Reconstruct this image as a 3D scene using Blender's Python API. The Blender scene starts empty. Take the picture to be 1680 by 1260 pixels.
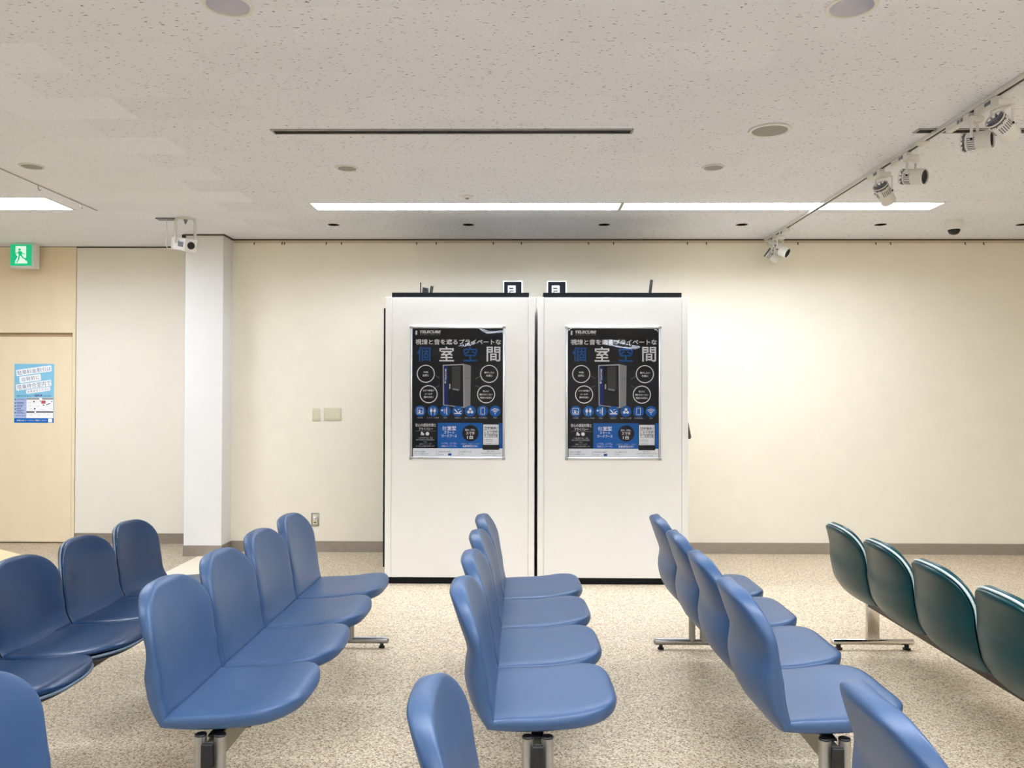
import bpy, bmesh, math, random
from mathutils import Vector, Matrix, Euler
R = math.radians
random.seed(7)
SC = bpy.context.scene
COL = SC.collection

# ------------------------------------------------------------------ camera
FPX = 1340.0            # focal length in pixels of the 1680 px wide frame
EYE = 1.42
cam_d = bpy.data.cameras.new('camera')
cam_d.sensor_fit = 'HORIZONTAL'; cam_d.sensor_width = 36.0
cam_d.lens = FPX / 1680.0 * 36.0
cam_d.clip_start = 0.02; cam_d.clip_end = 60
cam = bpy.data.objects.new('camera', cam_d); COL.objects.link(cam)
cam.matrix_world = (Matrix.Translation((0, 0, EYE)) @ Matrix.Rotation(R(0.64), 4, 'Z')
                    @ Matrix.Rotation(R(90 + 0.77), 4, 'X') @ Matrix.Rotation(R(0.12), 4, 'Z'))
SC.camera = cam

# ------------------------------------------------------------------ world, exposure
w = bpy.data.worlds.new('world'); SC.world = w; w.use_nodes = True
w.node_tree.nodes['Background'].inputs[0].default_value = (0.8, 0.85, 1, 1)
w.node_tree.nodes['Background'].inputs[1].default_value = 0.0
SC.view_settings.view_transform = 'Standard'; SC.view_settings.look = 'None'
SC.view_settings.gamma = 1.0; SC.view_settings.use_curve_mapping = False
SC.view_settings.exposure = 0.0
LAMP = 42.5             # radiance of the fluorescent diffusers
LAMP_COL = (0.90, 0.985, 1.15)

# ------------------------------------------------------------------ room numbers (metres)
H = 2.83
YW = 7.375              # back wall
YL = 7.75               # recessed wall on the left
XL, XR, YB = -8.0, 6.5, -8.0
YBOOTH = 6.145

# ------------------------------------------------------------------ materials
def lin(c):
    return tuple(((v / 255) / 12.92 if v / 255 <= 0.04045 else ((v / 255 + 0.055) / 1.055) ** 2.4) for v in c) + (1.0,)

def mat(name, rgb, rough=0.5, metal=0.0, var=0.04, scale=30.0, bump=0.0, bscale=200.0, spec=0.5, coat=0.0, emit=None, estr=0.0, stretch=None):
    m = bpy.data.materials.new(name); m.use_nodes = True
    nt = m.node_tree; N = nt.nodes; L = nt.links
    b = N['Principled BSDF']
    b.inputs['Roughness'].default_value = rough
    b.inputs['Metallic'].default_value = metal
    b.inputs['Specular IOR Level'].default_value = spec
    b.inputs['Coat Weight'].default_value = coat
    c = lin(rgb)
    tc = N.new('ShaderNodeTexCoord')
    src = tc.outputs['Object']
    if stretch:
        mp = N.new('ShaderNodeMapping'); mp.inputs['Scale'].default_value = stretch
        L.new(src, mp.inputs['Vector']); src = mp.outputs['Vector']
    n = N.new('ShaderNodeTexNoise'); n.inputs['Scale'].default_value = scale; n.inputs['Detail'].default_value = 3
    L.new(src, n.inputs['Vector'])
    r = N.new('ShaderNodeValToRGB')
    r.color_ramp.elements[0].position = 0.3; r.color_ramp.elements[1].position = 0.7
    r.color_ramp.elements[0].color = tuple(v * (1 - var) for v in c[:3]) + (1,)
    r.color_ramp.elements[1].color = tuple(min(1, v * (1 + var)) for v in c[:3]) + (1,)
    L.new(n.outputs['Fac'], r.inputs['Fac'])
    L.new(r.outputs['Color'], b.inputs['Base Color'])
    if bump:
        n2 = N.new('ShaderNodeTexNoise'); n2.inputs['Scale'].default_value = bscale; n2.inputs['Detail'].default_value = 2
        L.new(src, n2.inputs['Vector'])
        bp = N.new('ShaderNodeBump'); bp.inputs['Strength'].default_value = bump; bp.inputs['Distance'].default_value = 0.002
        L.new(n2.outputs['Fac'], bp.inputs['Height']); L.new(bp.outputs['Normal'], b.inputs['Normal'])
    if emit:
        b.inputs['Emission Color'].default_value = emit if len(emit) == 4 else tuple(emit) + (1,)
        b.inputs['Emission Strength'].default_value = estr
    return m

M = {}
M['wall'] = mat('wall_paper_cream', (241, 233, 213), 0.75, var=0.015, scale=6, bump=0.12, bscale=260)
M['wall_pale'] = mat('wall_panel_pale', (240, 233, 217), 0.65, var=0.01, scale=5, bump=0.08, bscale=260)
M['door'] = mat('door_laminate_cream', (243, 225, 190), 0.5, var=0.015, scale=9, stretch=(1, 1, 0.15))
M['pillar'] = mat('pillar_white', (234, 232, 227), 0.55, var=0.01, scale=6, bump=0.05, bscale=220)
M['groove'] = mat('groove_brown', (186, 160, 124), 0.7)
M['base'] = mat('baseboard_brushed_steel', (160, 151, 140), 0.38, 0.55, var=0.12, scale=14, stretch=(1, 8, 14))
M['booth'] = mat('booth_white_panel', (241, 239, 232), 0.35, var=0.008, scale=4)
M['booth_dark'] = mat('booth_black', (10, 11, 14), 0.5, var=0.1, spec=0.15)
M['glass_dark'] = mat('booth_dark_glass', (14, 16, 20), 0.08, var=0.05)
M['alu'] = mat('aluminium_satin', (205, 206, 208), 0.3, 0.9, var=0.04, scale=40, stretch=(1, 1, 30))
M['steel'] = mat('steel_satin_grey', (160, 158, 154), 0.33, 0.85, var=0.06, scale=30)
M['chrome'] = mat('chrome_polished', (214, 210, 204), 0.12, 1.0, var=0.02)
M['black'] = mat('black_plastic', (14, 14, 15), 0.5, var=0.15, scale=60)
M['beam_brown'] = mat('beam_dark_brown', (66, 55, 47), 0.45, 0.2, var=0.1)
M['beam_grey'] = mat('beam_grey_steel', (140, 134, 118), 0.4, 0.7, var=0.06)
M['vinyl'] = mat('vinyl_cornflower_blue', (50, 77, 111), 0.40, var=0.05, scale=7, bump=0.1, bscale=420)
M['vinyl_navy'] = mat('vinyl_navy_blue', (23, 51, 84), 0.3, var=0.10, scale=8, spec=0.38, bump=0.08, bscale=420)
M['shell_navy'] = mat('shell_navy_dark', (22, 33, 48), 0.35, var=0.08)
M['pipe_navy'] = mat('piping_blue_grey', (100, 116, 132), 0.4)
M['vinyl_green'] = mat('vinyl_teal_green', (3, 58, 61), 0.32, var=0.08, scale=8, spec=0.35, bump=0.08, bscale=420)
M['shell_green'] = mat('shell_teal_green', (3, 52, 54), 0.33, spec=0.3, var=0.07, scale=10)
M['pipe_green'] = mat('piping_pale_green', (190, 204, 198), 0.35)
M['white_plastic'] = mat('white_plastic', (232, 230, 224), 0.4, var=0.02)
M['white_metal'] = mat('white_painted_metal', (226, 223, 214), 0.4, var=0.02)
M['ivory'] = mat('ivory_plastic', (216, 209, 178), 0.45, var=0.02)
M['fin_grey'] = mat('heat_sink_grey', (120, 122, 130), 0.45, 0.3, var=0.1)
M['lens_dark'] = mat('dark_lens', (10, 10, 14), 0.06, var=0.1)
M['grille'] = mat('grille_grey', (150, 149, 140), 0.6, var=0.08, scale=300)
M['pinhole'] = mat('pinhole_black', (5, 5, 6), 0.6, spec=0.1)
M['reflector'] = mat('downlight_reflector', (222, 222, 232), 0.3, 0.15, var=0.03)
M['wood'] = mat('wood_light', (222, 192, 146), 0.4, var=0.12, scale=8, stretch=(1, 12, 1))
M['wood_side'] = mat('wood_edge_brown', (160, 98, 58), 0.5, var=0.15, scale=10)
M['cream_strip'] = mat('floor_cream_vinyl', (240, 226, 202), 0.4, var=0.02)
M['rail'] = mat('rail_cream', (204, 190, 165), 0.5)
M['shadow_gap'] = mat('joint_trim_brown', (86, 74, 62), 0.7)
M['lamp'] = mat('lamp_diffuser', (250, 250, 248), 0.5, emit=LAMP_COL, estr=LAMP)
M['p_black'] = mat('print_black', (19, 22, 29), 0.4, var=0.1, scale=8, spec=0.1)
M['p_blue'] = mat('print_blue', (14, 98, 178), 0.4, var=0.04, spec=0.1)
M['p_dblue'] = mat('print_deep_blue', (14, 86, 162), 0.4, var=0.04, spec=0.1)
M['p_navy'] = mat('print_navy', (24, 44, 110), 0.4, spec=0.1)
M['p_white'] = mat('print_white', (250, 250, 250), 0.4, var=0.01, spec=0.1)
M['p_grey'] = mat('print_grey', (150, 150, 150), 0.4, spec=0.1)
M['p_lgrey'] = mat('print_light_grey', (196, 197, 198), 0.4, spec=0.1)
M['p_dgrey'] = mat('print_dark_grey', (70, 68, 66), 0.4, var=0.1, spec=0.1)
M['p_sky'] = mat('print_sky_blue', (138, 200, 226), 0.5, var=0.05, scale=4, spec=0.1)
M['p_lav'] = mat('print_lavender', (176, 192, 226), 0.5, spec=0.1)
M['p_purple'] = mat('print_purple', (88, 48, 120), 0.5, spec=0.1)
M['p_red'] = mat('print_red', (190, 84, 96), 0.5, spec=0.1)
M['p_teal'] = mat('print_teal_text', (108, 138, 160), 0.5, spec=0.1)
M['exit_green'] = mat('exit_green', (10, 180, 125), 0.4, emit=lin((10, 190, 130)), estr=0.55)
M['exit_white'] = mat('exit_white', (235, 250, 240), 0.4, emit=lin((225, 250, 240)), estr=0.55)

def floor_mat(name, cols, rough, fleck):
    m = bpy.data.materials.new(name); m.use_nodes = True
    nt = m.node_tree; N = nt.nodes; L = nt.links; b = N['Principled BSDF']
    tc = N.new('ShaderNodeTexCoord')
    n0 = N.new('ShaderNodeTexNoise'); n0.inputs['Scale'].default_value = fleck * 1.4; n0.inputs['Detail'].default_value = 1
    L.new(tc.outputs['Object'], n0.inputs['Vector'])
    wob = N.new('ShaderNodeVectorMath'); wob.operation = 'MULTIPLY_ADD'; wob.inputs[1].default_value = (0.006, 0.006, 0.006)
    L.new(n0.outputs['Color'], wob.inputs[0]); L.new(tc.outputs['Object'], wob.inputs[2])
    vo = N.new('ShaderNodeTexVoronoi'); vo.inputs['Scale'].default_value = fleck     # stone chips of mixed tone
    L.new(wob.outputs[0], vo.inputs['Vector'])
    n1 = N.new('ShaderNodeSeparateColor'); L.new(vo.outputs['Color'], n1.inputs[0])
    r = N.new('ShaderNodeValToRGB'); cr = r.color_ramp
    cr.elements[0].position = 0.0; cr.elements[0].color = lin(cols[0])
    cr.elements[1].position = 1.0; cr.elements[1].color = lin(cols[3])
    e = cr.elements.new(0.22); e.color = lin(cols[1])
    e = cr.elements.new(0.62); e.color = lin(cols[2])
    L.new(n1.outputs[0], r.inputs['Fac'])
    n2 = N.new('ShaderNodeTexNoise'); n2.inputs['Scale'].default_value = 1.3; n2.inputs['Detail'].default_value = 4
    L.new(tc.outputs['Object'], n2.inputs['Vector'])
    mx = N.new('ShaderNodeMixRGB'); mx.blend_type = 'MULTIPLY'; mx.inputs['Fac'].default_value = 0.18
    L.new(r.outputs['Color'], mx.inputs['Color1']); L.new(n2.outputs['Color'], mx.inputs['Color2'])
    g = N.new('ShaderNodeRGBToBW'); L.new(n2.outputs['Color'], g.inputs[0]); L.new(g.outputs[0], mx.inputs['Color2'])
    L.new(mx.outputs['Color'], b.inputs['Base Color'])
    b.inputs['Roughness'].default_value = rough
    b.inputs['Specular IOR Level'].default_value = 0.45
    bp = N.new('ShaderNodeBump'); bp.inputs['Strength'].default_value = 0.03; bp.inputs['Distance'].default_value = 0.001
    L.new(n1.outputs[0], bp.inputs['Height']); L.new(bp.outputs['Normal'], b.inputs['Normal'])
    return m
M['floor'] = floor_mat('floor_speckled_vinyl', ((112, 88, 60), (196, 170, 134), (232, 211, 178), (252, 242, 218)), 0.30, 175)
M['carpet'] = floor_mat('floor_taupe_vinyl', ((120, 104, 84), (176, 158, 132), (194, 178, 152), (212, 198, 174)), 0.45, 130)

def ceiling_mat():
    m = bpy.data.materials.new('ceiling_fissured_board'); m.use_nodes = True
    nt = m.node_tree; N = nt.nodes; L = nt.links; b = N['Principled BSDF']
    tc = N.new('ShaderNodeTexCoord')
    sx = N.new('ShaderNodeSeparateXYZ'); L.new(tc.outputs['Object'], sx.inputs[0])
    def math_(op, a, bb=None, c=None):
        n = N.new('ShaderNodeMath'); n.operation = op
        for i, v in enumerate((a, bb, c)):
            if v is None: continue
            if isinstance(v, (int, float)): n.inputs[i].default_value = v
            else: L.new(v, n.inputs[i])
        return n.outputs[0]
    # boards 0.6 x 0.3 m, laid staggered
    row = math_('FLOOR', math_('DIVIDE', math_('SUBTRACT', sx.outputs['Y'], 3.245), 0.3))
    odd = math_('FLOORED_MODULO', row, 2.0)
    xs = math_('ADD', sx.outputs['X'], math_('MULTIPLY', odd, 0.3))
    colx = math_('FLOOR', math_('DIVIDE', math_('ADD', xs, 1.96), 0.6))
    left = math_('LESS_THAN', colx, -0.5)
    cmb = N.new('ShaderNodeCombineXYZ'); L.new(row, cmb.inputs[0]); L.new(colx, cmb.inputs[1])
    wn = N.new('ShaderNodeTexWhiteNoise'); wn.noise_dimensions = '2D'; L.new(cmb.outputs[0], wn.inputs['Vector'])
    # fissures: short dashes along X, shifted from board to board
    mp = N.new('ShaderNodeMapping'); mp.inputs['Scale'].default_value = (40, 115, 1)
    off = N.new('ShaderNodeVectorMath'); off.operation = 'ADD'
    sc3 = N.new('ShaderNodeVectorMath'); sc3.operation = 'SCALE'; sc3.inputs['Scale'].default_value = 0.03
    L.new(wn.outputs['Color'], sc3.inputs[0])
    L.new(tc.outputs['Object'], off.inputs[0]); L.new(sc3.outputs[0], off.inputs[1])
    L.new(off.outputs[0], mp.inputs['Vector'])
    n1 = N.new('ShaderNodeTexNoise'); n1.inputs['Scale'].default_value = 1.0; n1.inputs['Detail'].default_value = 1.0
    L.new(mp.outputs[0], n1.inputs['Vector'])
    fis = N.new('ShaderNodeValToRGB'); fis.color_ramp.elements[0].position = 0.685; fis.color_ramp.elements[1].position = 0.725
    L.new(n1.outputs['Fac'], fis.inputs['Fac'])
    n2 = N.new('ShaderNodeTexNoise'); n2.inputs['Scale'].default_value = 130; n2.inputs['Detail'].default_value = 2
    L.new(tc.outputs['Object'], n2.inputs['Vector'])
    base = N.new('ShaderNodeMixRGB'); base.inputs['Color1'].default_value = lin((234, 235, 240)); base.inputs['Color2'].default_value = lin((248, 249, 252))
    L.new(n2.outputs['Fac'], base.inputs['Fac'])
    tone = math_('ADD', math_('MULTIPLY', wn.outputs['Value'], 0.035), math_('MULTIPLY', left, 0.05))
    tone = math_('ADD', tone, 0.93)
    tc2 = N.new('ShaderNodeVectorMath'); tc2.operation = 'SCALE'
    L.new(base.outputs[0], tc2.inputs[0]); L.new(tone, tc2.inputs['Scale'])
    dark = N.new('ShaderNodeMixRGB'); dark.inputs['Color2'].default_value = lin((120, 113, 110))
    fs = math_('MULTIPLY', fis.outputs[0], math_('SUBTRACT', 0.95, math_('MULTIPLY', left, 0.55)))
    L.new(fs, dark.inputs['Fac']); L.new(tc2.outputs[0], dark.inputs['Color1'])
    L.new(dark.outputs[0], b.inputs['Base Color'])
    b.inputs['Roughness'].default_value = 0.85
    bp = N.new('ShaderNodeBump'); bp.inputs['Strength'].default_value = 0.25; bp.inputs['Distance'].default_value = 0.002
    inv = math_('SUBTRACT', n2.outputs['Fac'], fis.outputs[0])
    L.new(inv, bp.inputs['Height']); L.new(bp.outputs['Normal'], b.inputs['Normal'])
    return m
M['ceiling'] = ceiling_mat()

def film_mat():
    """clear poster film: transparent with a thin mirror-like surface"""
    m = bpy.data.materials.new('clear_film'); m.use_nodes = True
    nt = m.node_tree; N = nt.nodes; L = nt.links
    N.remove(N['Principled BSDF'])
    out = N['Material Output']
    t = N.new('ShaderNodeBsdfTransparent'); t.inputs[0].default_value = (0.97, 0.97, 0.97, 1)
    g = N.new('ShaderNodeBsdfGlossy'); g.inputs['Roughness'].default_value = 0.012
    fr = N.new('ShaderNodeFresnel'); fr.inputs['IOR'].default_value = 1.28
    mx = N.new('ShaderNodeMixShader')
    tc = N.new('ShaderNodeTexCoord')
    nz = N.new('ShaderNodeTexNoise'); nz.inputs['Scale'].default_value = 60
    L.new(tc.outputs['Object'], nz.inputs['Vector'])
    bp = N.new('ShaderNodeBump'); bp.inputs['Strength'].default_value = 0.005; bp.inputs['Distance'].default_value = 0.0005
    L.new(nz.outputs['Fac'], bp.inputs['Height']); L.new(bp.outputs['Normal'], g.inputs['Normal'])
    L.new(fr.outputs[0], mx.inputs[0]); L.new(t.outputs[0], mx.inputs[1]); L.new(g.outputs[0], mx.inputs[2])
    L.new(mx.outputs[0], out.inputs['Surface'])
    return m
M['film'] = film_mat()

# ------------------------------------------------------------------ mesh helpers
def link(name, me, parent=None):
    o = bpy.data.objects.new(name, me); COL.objects.link(o)
    if parent: o.parent = parent
    return o

class MB:
    """collects shapes into one bmesh"""
    def __init__(s): s.bm = bmesh.new()
    def box(s, x0, x1, y0, y1, z0, z1, bev=0.0, seg=2, mtx=None):
        b = bmesh.new()
        vs = [b.verts.new((x, y, z)) for x in (x0, x1) for y in (y0, y1) for z in (z0, z1)]
        for f in ((0, 1, 3, 2), (4, 6, 7, 5), (0, 4, 5, 1), (2, 3, 7, 6), (0, 2, 6, 4), (1, 5, 7, 3)):
            b.faces.new([vs[i] for i in f])
        if bev: bmesh.ops.bevel(b, geom=list(b.edges), offset=bev, segments=seg, profile=0.5, affect='EDGES')
        s.merge(b, mtx); return s
    def merge(s, b, mtx=None):
        if mtx is not None: b.transform(mtx)
        me = bpy.data.meshes.new('tmp'); b.to_mesh(me); b.free(); s.bm.from_mesh(me); bpy.data.meshes.remove(me)
    def lathe(s, prof, seg=24, mtx=None, caps=True):
        """prof: (radius, z) pairs, revolved about local Z"""
        b = bmesh.new(); rings = []
        for r, z in prof:
            rings.append([b.verts.new((r * math.cos(2 * math.pi * k / seg), r * math.sin(2 * math.pi * k / seg), z)) for k in range(seg)])
        for a, c in zip(rings, rings[1:]):
            for k in range(seg):
                b.faces.new((a[k], a[(k + 1) % seg], c[(k + 1) % seg], c[k]))
        if caps:
            b.faces.new(rings[0][::-1]); b.faces.new(rings[-1])
        s.merge(b, mtx); return s
    def tube(s, pts, r, seg=10, closed=False):
        pts = [Vector(p) for p in pts]; b = bmesh.new(); rings = []; n = len(pts)
        up = None
        for i, p in enumerate(pts):
            if closed: d = pts[(i + 1) % n] - pts[i - 1]
            else: d = pts[min(i + 1, n - 1)] - pts[max(i - 1, 0)]
            d.normalize()
            if up is None: up = Vector((0, 0, 1)) if abs(d.z) < 0.9 else Vector((1, 0, 0))
            u = d.cross(up); u.normalize(); v = u.cross(d); v.normalize(); up = v
            rings.append([b.verts.new(p + r * (math.cos(2 * math.pi * k / seg) * u + math.sin(2 * math.pi * k / seg) * v)) for k in range(seg)])
        rng = range(n) if closed else range(n - 1)
        for i in rng:
            a, c = rings[i], rings[(i + 1) % n]
            for k in range(seg):
                b.faces.new((a[k], a[(k + 1) % seg], c[(k + 1) % seg], c[k]))
        if not closed:
            b.faces.new(rings[0][::-1]); b.faces.new(rings[-1])
        bmesh.ops.recalc_face_normals(b, faces=b.faces)
        s.merge(b); return s
    def build(s, name, m, parent=None, smooth=False, angle=40):
        me = bpy.data.meshes.new(name); bmesh.ops.recalc_face_normals(s.bm, faces=s.bm.faces)
        s.bm.to_mesh(me); s.bm.free(); me.materials.append(m)
        if smooth: smooth_mesh(me, angle)
        return link(name, me, parent)

def smooth_mesh(me, angle=40):
    me.polygons.foreach_set('use_smooth', [True] * len(me.polygons))
    b = bmesh.new(); b.from_mesh(me); ca = R(angle)
    for e in b.edges:
        if len(e.link_faces) == 2 and e.calc_face_angle(0) > ca: e.smooth = False
    b.to_mesh(me); b.free(); me.update()

def tag(o, label=None, cat=None, group=None, kind=None):
    if label: o['label'] = label
    if cat: o['category'] = cat
    if group: o['group'] = group
    if kind: o['kind'] = kind
    return o

def thing(name, loc, label, cat, group=None, rz=0.0):
    o = bpy.data.objects.new(name, None); COL.objects.link(o)
    o.empty_display_size = 0.1
    o.location = loc; o.rotation_euler = (0, 0, rz)
    return tag(o, label, cat, group)

def struct(o): o['kind'] = 'structure'; return o

def copy_tree(o, parent=None):
    c = o.copy(); COL.objects.link(c)
    if parent: c.parent = parent
    for ch in [q for q in o.children]: copy_tree(ch, c)
    return c

def orient(axis, up=(0, 0, 1)):
    """rotation that sends local +Z to axis"""
    z = Vector(axis).normalized(); x = Vector(up).cross(z)
    if x.length < 1e-4: x = Vector((1, 0, 0))
    x.normalize(); y = z.cross(x)
    return Matrix((x, y, z)).transposed().to_4x4()

# ------------------------------------------------------------------ the room
# holes in the ceiling
strips = []                     # x0, x1, y0, y1 of recessed lamps
for yy in (5.975, 2.20, -0.50, -2.90, -5.65):  # first row in view; unseen rows behind added to brighten seats and ceiling
    strips.append((-1.56, 0.735, yy, yy + 0.225)); strips.append((0.75, 3.09, yy, yy + 0.225))
for yy in (5.80, 2.1, -2.6):  # first panel in view; the other two added out of view for light
    strips.append((-4.70, -3.42, yy, yy + 0.39))
slots = [(-1.33, 0.585, 4.315, 4.372), (2.10, 4.02, 4.315, 4.372)]
downs = [(-1.065, 2.93, 0.078), (1.195, 2.955, 0.078)]
pins = [(x, 6.75, 0.050) for x in (-1.56, -0.44, 0.685, 1.82, 2.96, 4.12)]
rects = strips + slots + [(x - r - 0.02, x + r + 0.02, y - r - 0.02, y + r + 0.02) for x, y, r in downs + pins]
xs = sorted({XL, XR} | {v for q in rects for v in q[:2]})
ys = sorted({YB, YL} | {v for q in rects for v in q[2:]})
b = MB(); grid = {}
def gv(i, j):
    if (i, j) not in grid: grid[(i, j)] = b.bm.verts.new((xs[i], ys[j], H))
    return grid[(i, j)]
for i in range(len(xs) - 1):
    for j in range(len(ys) - 1):
        cx, cy = (xs[i] + xs[i + 1]) / 2, (ys[j] + ys[j + 1]) / 2
        if any(q[0] < cx < q[1] and q[2] < cy < q[3] for q in rects): continue
        b.bm.faces.new((gv(i, j), gv(i, j + 1), gv(i + 1, j + 1), gv(i + 1, j)))
for x, y, r in downs + pins:      # square to circle
    s = r + 0.02; n = 32; inner = []; outer = []
    for k in range(n):
        a = 2 * math.pi * k / n; c_, s_ = math.cos(a), math.sin(a); q = s / max(abs(c_), abs(s_))
        inner.append(b.bm.verts.new((x + r * c_, y + r * s_, H))); outer.append(b.bm.verts.new((x + q * c_, y + q * s_, H)))
    for k in range(n):
        b.bm.faces.new((inner[k], outer[k], outer[(k + 1) % n], inner[(k + 1) % n]))
struct(b.build('ceiling', M['ceiling']))

XJ = -2.83      # joint between the two floorings
struct(MB().box(XJ, XR, YB, YL, -0.05, 0).build('floor', M['floor']))
struct(MB().box(XL, XJ, YB, YL + 0.1, -0.05, 0).build('floor_left', M['carpet']))
struct(MB().box(XJ, -2.47, 3.0, 7.15, 0.0, 0.002).build('trim_1', M['cream_strip']))
struct(MB().box(-2.63, XR, YW, YL + 0.1, 0, H).build('wall_back', M['wall']))
struct(MB().box(-4.25, -2.9, YL, YL + 0.1, 0, H).build('wall_back_left', M['wall_pale']))
wdoor = struct(MB().box(XL, -4.253, YL + 0.03, YL + 0.1, 0, H).build('wall_door', M['groove']))
struct(MB().box(XL, -5.68, YL, YL + 0.03, 0, H).build('wall_back_left_end', M['wall_pale']))
MB().box(-5.68, -4.256, YL - 0.002, YL + 0.028, 2.005, H - 0.004, 0.001).build('header_panel', M['door'], wdoor)
MB().box(-4.284, -4.256, YL - 0.002, YL + 0.028, 0.01, 2.006).build('side_panel', M['door'], wdoor)
d = struct(MB().box(-5.67, -4.287, YL - 0.001, YL + 0.028, 0.012, 1.966, 0.001).build('door_1', M['door']))
struct(MB().box(XL - 0.1, XL, YB, YL + 0.1, 0, H).build('wall_left', M['wall']))
struct(MB().box(XR, XR + 0.1, YB, YL + 0.1, 0, H).build('wall_right', M['wall']))
struct(MB().box(XL, XR, YB - 0.1, YB, 0, H).build('wall_rear', M['wall']))
pil = struct(MB().box(-2.96, -2.625, 7.15, YL, 0, H, 0.004).build('wall_pillar', M['pillar']))
struct(MB().box(-2.615, XR, YW - 0.008, YW, 0, 0.098, 0.001).build('baseboard_back', M['base']))
struct(MB().box(-4.25, -2.96, YL - 0.008, YL, 0, 0.098, 0.001).build('baseboard_left', M['base']))
b = MB().box(-2.963, -2.622, 7.143, 7.15, 0, 0.095, 0.001); b.box(-2.625, -2.619, 7.15, YW, 0, 0.095)
struct(b.build('baseboard_pillar', M['base']))
# shadow joint and picture rail where wall and ceiling meet
struct(MB().box(-2.62, XR, YW - 0.012, YW, H - 0.014, H).build('trim_2', M['shadow_gap']))
struct(MB().box(-4.25, -2.96, YL - 0.01, YL, H - 0.012, H).build('trim_3', M['shadow_gap']))
b = MB().box(-2.97, -2.615, 7.138, 7.15, H - 0.012, H); b.box(-2.625, -2.613, 7.138, YW, H - 0.012, H)
struct(b.build('trim_4', M['shadow_gap']))
rail = struct(MB().box(-2.61, XR, YW - 0.010, YW, H - 0.036, H - 0.014, 0.001).build('trim_5', M['rail']))

# ------------------------------------------------------------------ benches
def catmull(P, n):
    """resample a polyline of 2D points as a smooth curve with n points evenly spaced along its length"""
    Q = []
    for i in range(len(P) - 1):
        p0 = P[max(i - 1, 0)]; p1 = P[i]; p2 = P[i + 1]; p3 = P[min(i + 2, len(P) - 1)]
        for k in range(16):
            t = k / 16
            Q.append(tuple(0.5 * (2 * p1[a] + (p2[a] - p0[a]) * t + (2 * p0[a] - 5 * p1[a] + 4 * p2[a] - p3[a]) * t * t + (3 * p1[a] - p0[a] - 3 * p2[a] + p3[a]) * t ** 3) for a in (0, 1)))
    Q.append(P[-1])
    d = [0]
    for a, c in zip(Q, Q[1:]): d.append(d[-1] + math.hypot(c[0] - a[0], c[1] - a[1]))
    return Q, d

def at(curve, f):
    Q, d = curve; t = f * d[-1]
    lo, hi = 0, len(d) - 1
    while hi - lo > 1:
        m = (lo + hi) // 2
        if d[m] <= t: lo = m
        else: hi = m
    u = (t - d[lo]) / max(1e-9, d[hi] - d[lo])
    return Vector((Q[lo][0] + (Q[hi][0] - Q[lo][0]) * u, Q[lo][1] + (Q[hi][1] - Q[lo][1]) * u))

def slab(inner, outer, W, round_len, p, nexp=3.4, dish=0.0, nose=0.026, nseg=44, ns=34, fin=0.0, fout=1.0, dish0=0.0):
    """upholstered slab between an inner and an outer side profile (x, z). It starts with a flat cut (the crease) at
    the first points and ends in a rounded outline at the last ones. fin/fout pick a layer of the thickness.
    Returns vertices, faces and the outline loop."""
    ci, co = catmull(inner, 0), catmull(outer, 0)
    L = (ci[1][-1] + co[1][-1]) / 2
    st = [0.5 * (1 - math.cos(math.pi * k / ns)) * 0.5 + 0.5 * k / ns for k in range(ns + 1)]
    st = [1 - (1 - q) ** 1.6 if q > 0 else 0 for q in st]
    st = [min(q, 0.9995) for q in st]
    V, F, rim_l, rim_r = [], [], [], []
    for f in st:
        I, O = at(ci, f), at(co, f)
        A = O + (I - O) * fin; B = O + (I - O) * fout
        mid = (A + B) / 2; half = (B - A) / 2
        dtop = (1 - f) * L
        q = max(0.0, 1 - dtop / round_len)
        wd = W * max(0.0, 1 - q ** p) ** (1 / p)
        if dtop < nose: half = half * math.sqrt(max(0.0, 1 - (1 - dtop / nose) ** 2)) + half * 0.02
        dirn = (I - O).normalized()
        k_d = dish0 + (dish - dish0) * min(1, f * 3.6)
        for k in range(nseg):
            a = 2 * math.pi * k / nseg
            c_, s_ = math.cos(a), math.sin(a)
            yy = wd * math.copysign(abs(c_) ** (2 / nexp), c_)
            hh = math.copysign(abs(s_) ** (2 / nexp), s_)
            pt = mid + half * hh + dirn * (k_d * (yy / W) ** 2)
            V.append((pt.x, yy, pt.y))
        e = mid + dirn * (k_d * (wd / W) ** 2)
        rim_r.append(Vector((e.x, wd, e.y))); rim_l.append(Vector((e.x, -wd, e.y)))
    n = len(st)
    for i in range(n - 1):
        for k in range(nseg):
            F.append((i * nseg + k, i * nseg + (k + 1) % nseg, (i + 1) * nseg + (k + 1) % nseg, (i + 1) * nseg + k))
    F.append(tuple(range(nseg))[::-1]); F.append(tuple((n - 1) * nseg + k for k in range(nseg)))
    return V, F, rim_l + rim_r[::-1]

def raw(name, V, F, m, parent=None, angle=50):
    me = bpy.data.meshes.new(name); me.from_pydata(V, [], F)
    bm = bmesh.new(); bm.from_mesh(me); bmesh.ops.remove_doubles(bm, verts=bm.verts, dist=0.00005)
    bmesh.ops.recalc_face_normals(bm, faces=bm.faces); bm.to_mesh(me); bm.free()
    me.materials.append(m); smooth_mesh(me, angle)
    return link(name, me, parent)

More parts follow.
